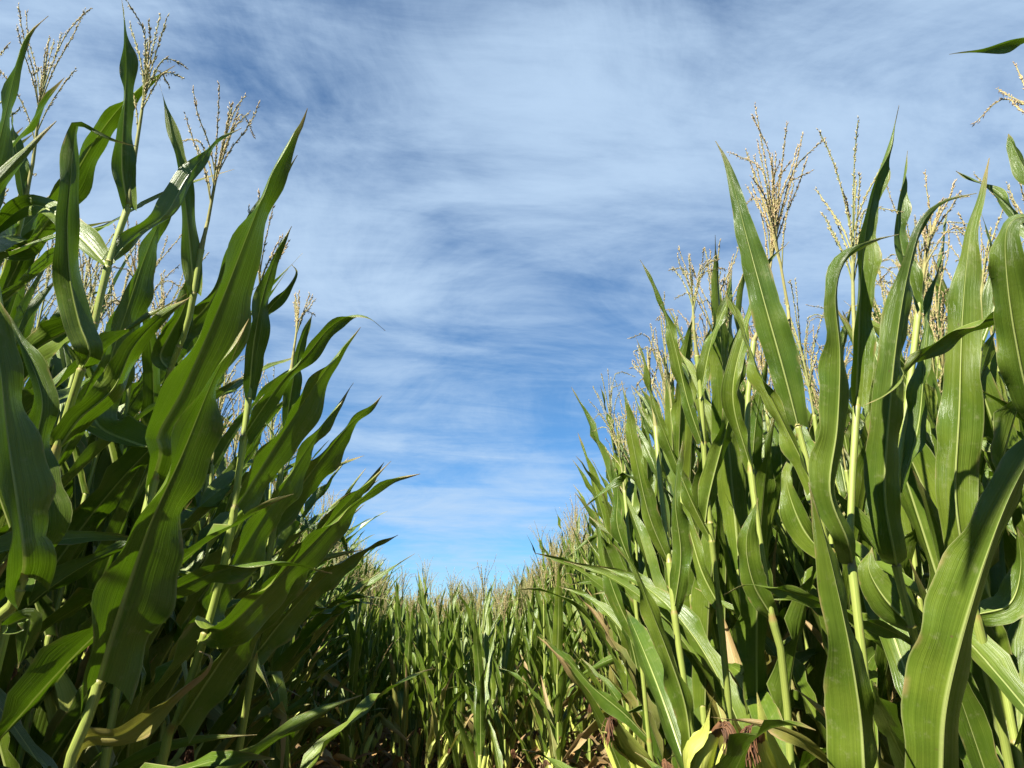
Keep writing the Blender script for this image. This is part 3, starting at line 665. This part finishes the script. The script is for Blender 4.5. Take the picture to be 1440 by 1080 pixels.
hero('corn plant low in the gap on the right, dark leaf slanting down toward the path',
     [(925, 1120, 2.3), (915, 1060, 2.32), (905, 960, 2.36), (895, 860, 2.42), (885, 760, 2.5), (878, 690, 2.58)],
     [lf([(912, 1040), (878, 1005), (833, 967), (798, 927), (760, 892)], .055, r0=40, r1=40, dt=.1, s=-1),
      lf([(890, 800), (868, 740), (868, 690), (858, 640)], .05, r0=-20, r1=-40, dt=.05),
      lf([(900, 910), (870, 850), (850, 790), (838, 720)], .055, r0=-20, r1=-40, dt=.1)],
     ((876, 670, 2.6), (862, 600, 2.7), 9, 1.), 20, lowphi=1.6, ears=[((912, 1085, 2.32), (868, 1018, 2.24))])

# ------------------------------------------------------------------ the rest of the field
PART, SINGLE, MID_MESH = {}, {}, {}
def proto(k, det):
    """part meshes of plant kind k"""
    if (k, det) not in PART: PART[k, det] = [(nm, mb.mesh('corn_'+nm), par, lab) for nm, mb, par, lab in build_plant(SPECS[k], det)]
    return PART[k, det]
def single(k, det):
    if (k, det) not in SINGLE: SINGLE[k, det] = joined(build_plant(SPECS[k], det)).mesh('corn_plant')
    return SINGLE[k, det]
SELECT = None    # indexes of the plants that show; None = all in view
#SELECT#
SELECT = [0,1,2,3,4,5,6,7,8,9,10,12,13,14,16,17,18,19,20,21,22,23,24,25,26,27,28,29,30,31,32,33,34,35,36,37,38,39,40,42,44,47,51,53,54,56,64,75,102,103,104,105,106,107,108,109,110,111,112,113,114,115,118,119,120,121,122,123,124,125,126,127,128,129,130,131,132,133,134,135,136,137,138,139,140,141,142,144,150,154,166,208,209,210,211,212,213,214,215,216,217,218,219,220,221,222,223,224,225,226,227,228,229,230,231,232,233,234,235,236,237,238,239,241,244,253,254,255,256,257,258,259,266,267,270,271,273,275,279,280,281,282,283,284,285,287,288,289,290,291,292,293,294,298,300,302,307,312,313,314,317,322,323,324,337,342,346,349,350,351,352,353,354,355,356,357,358,359,360,370,375,379,388,389,394,397,410,419,423,442,449,553,554,556,1317,1318,1319,1320,1321,1322,1323,1324,1325,1326,1327,1328,1329,1330,1331,1332,1337,1338,1369,1370,1371,1372,1373,1374,1375,1376,1377,1378,1379,1380,1381,1382,1383,1384,1386,1389,1398,1425,1426,1427,1428,1429,1430,1431,1432,1433,1434,1435,1436,1437,1438,1439,1443,1447,1478,1479,1480,1481,1482,1483,1484,1485,1486,1487,1488,1489,1490,1493,1494,1529,1530,1531,1532,1533,1534,1535,1536,1537,1538,1539,1540,1541,1542,1543,1545,1546,1547,1548,1549]
ORD = 'first second third fourth fifth sixth seventh eighth ninth tenth eleventh twelfth thirteenth fourteenth fifteenth sixteenth seventeenth eighteenth nineteenth twentieth'.split()
PROBE = os.environ.get('CORN_PROBE')
chosen = list(range(NVIEW)) if SELECT is None else SELECT
count = {}
for i in sorted(chosen, key=lambda i: FIELD[i][1]):
    x, y, turn, size, k, zone = FIELD[i]
    sp = SPECS[k]; nth = count[zone] = count.get(zone, 0)+1
    snap = any(l[6] and l[0] > .62*sp['H'] and l[7] is M_LEAF for l in sp['leaves']); extra = ', one upper leaf snapped over' if snap and math.hypot(x, y) < 5 else ''
    side = zone.split()[0]
    if zone in ('left edge', 'right edge'):
        lab = f'{ORD[nth-1]} corn plant back along the {side} edge of the gap{extra}' if nth <= 20 else f'small far corn plant crowded along the {side} edge of the gap'
    elif zone == 'end':
        lab = f'{ORD[nth-1]} nearest corn plant closing off the end of the gap' if nth <= 20 else 'small far corn plant in the thicket that closes off the gap'
    elif zone == 'deep': lab = 'corn plant deep in the field, only scraps showing between nearer plants'
    else:
        lab = f'{ORD[nth-1]} nearest corn plant in the rows behind the {side} edge of the gap' if nth <= 20 else f'far corn plant half hidden behind the {side} edge of the gap'
    if PROBE:
        o = bpy.data.objects.new('probe_%d' % i, single(k, 0)); col.objects.link(o); o.location = (x, y, 0); o.rotation_euler = (0, 0, turn); o.scale = (size,)*3; continue
    dist = math.hypot(x, y)
    if dist < 6.5:
        root = thing('corn_plant', (x, y, 0), lab, 'corn plant', 'corn plants'); made = []
        for nm, me, par, pl in proto(k, 2 if dist < 3.2 else 1):
            o = obj(nm, me, root if par is None else made[par]); made.append(o)
            if pl: o['label'] = pl
    else:
        root = obj('corn_plant', single(k, 1 if dist < 8.5 else 0)); tag(root, lab, 'corn plant', 'corn plants'); root.location = (x, y, 0)
    root.rotation_euler = (0, 0, turn); root.scale = (size,)*3

def mass(name, idx, label, det=0, extra=None):
    """all plants of idx as one mesh"""
    V, F, U, MI, mats, b = [], [], [], [], [], 0
    data = {}
    for i in idx:
        x, y, turn, size, k, _ = FIELD[i]
        if k not in data:
            mb = joined(build_plant(SPECS[k], det)); vs = np.concatenate(mb.v)
            cnt = np.array([len(f) for f in mb.f]); flat = np.array([q for f in mb.f for q in f])
            for m in mb.mats:
                if m not in mats: mats.append(m)
            data[k] = (vs, cnt, flat, np.concatenate(mb.uv), np.array([mats.index(mb.mats[q]) for q in mb.mi]))
        vs, cnt, flat, uv, mi = data[k]
        c, s = math.cos(turn)*size, math.sin(turn)*size
        V.append(np.stack([vs[:, 0]*c-vs[:, 1]*s+x, vs[:, 0]*s+vs[:, 1]*c+y, vs[:, 2]*size], 1)); F.append((cnt, flat+b)); U.append(uv); MI.append(mi); b += len(vs)
    if extra:
        for m in extra.mats:
            if m not in mats: mats.append(m)
        vs = np.concatenate(extra.v); flat = np.array([q for f in extra.f for q in f])
        V.append(vs); F.append((np.array([len(f) for f in extra.f]), flat+b)); U.append(np.concatenate(extra.uv)); MI.append(np.array([mats.index(extra.mats[q]) for q in extra.mi])); b += len(vs)
    V = np.concatenate(V); cnt = np.concatenate([f[0] for f in F]); flat = np.concatenate([f[1] for f in F])
    me = bpy.data.meshes.new(name)
    me.vertices.add(len(V)); me.vertices.foreach_set('co', V.ravel())
    me.loops.add(len(flat)); me.loops.foreach_set('vertex_index', flat)
    me.polygons.add(len(cnt)); me.polygons.foreach_set('loop_start', np.concatenate([[0], np.cumsum(cnt)[:-1]]))
    for m in mats: me.materials.append(m)
    me.polygons.foreach_set('material_index', np.concatenate(MI)); me.polygons.foreach_set('use_smooth', [True]*len(cnt))
    uvl = me.uv_layers.new(name='UVMap'); uvl.data.foreach_set('uv', np.concatenate(U).ravel())
    me.update(calc_edges=True); me.validate()
    o = obj(name, me); tag(o, label, 'corn field', kind='stuff'); return o
rest = [i for i in range(len(FIELD)) if i not in set(chosen)]
# unseen plant added beside the camera, its leaves placed to shade the corner leaf
nb_ = MB(); nr = random.Random(4); foot = V3(.86, .12, 0)
stalk(nb_, [foot+V3(0, 0, -.03), foot+V3(.0, .0, 1.), foot+V3(-.02, .02, 1.7), foot+V3(-.04, .04, 2.05)], [.3+.15*i for i in range(12)], .0115, .005, 8)
for wd, sh in ((.125, .78), (.11, .98)):
    ptsl = [at(px, py, .93)+sh*sd for px, py in ((1500, 560), (1440, 660), (1395, 760), (1362, 860))]
    C_, _ = spline([foot+V3(-.03, .03, 1.72+.25*(sh > .9))]+ptsl, 30); T_ = tangents(C_)
    blade(nb_, C_, np.cross(T_, np.tile(sd, (30, 1))), wd, M_LEAF, nr, 9, .95, .2)
for i in range(8):
    z = .3+.17*i; grown_leaf(nb_, z, (i % 2)*math.pi+1.4+nr.gauss(0, .2), .01, .6, .07, .4, .6, M_DRY if z < .8 else M_LEAF, nr, 15, 5, base=foot+V3(0, 0, z))
if not PROBE and rest: mass('corn_field', rest, 'dense mass of corn plants filling the rows behind the nearer ones', extra=nb_)  # the added shading plant is joined into this mesh

# dead leaves and stubble lying on the soil
lr = random.Random(77); mb = MB()
for _ in range(900):
    x, y = lr.uniform(-3.5, 3.5), lr.uniform(-1, 14); a = lr.uniform(0, 6.28); L = lr.uniform(.08, .4); z = lr.uniform(.02, .06)
    d = V3(math.cos(a), math.sin(a), lr.uniform(-.05, .12)); Cc, _ = spline([V3(x, y, z), V3(x, y, z+lr.uniform(.0, .05))+d*L*.5, V3(x, y, z)+d*L], 7)
    blade(mb, Cc, np.tile(V3(-math.sin(a), math.cos(a), lr.uniform(-.4, .4)), (7, 1)), lr.uniform(.02, .06), M_DRY, lr, 3, .3, .4, .006)
o = obj('leaf_litter', mb); tag(o, 'dry brown corn leaves littering the soil between the stalks', 'leaf litter', kind='stuff')
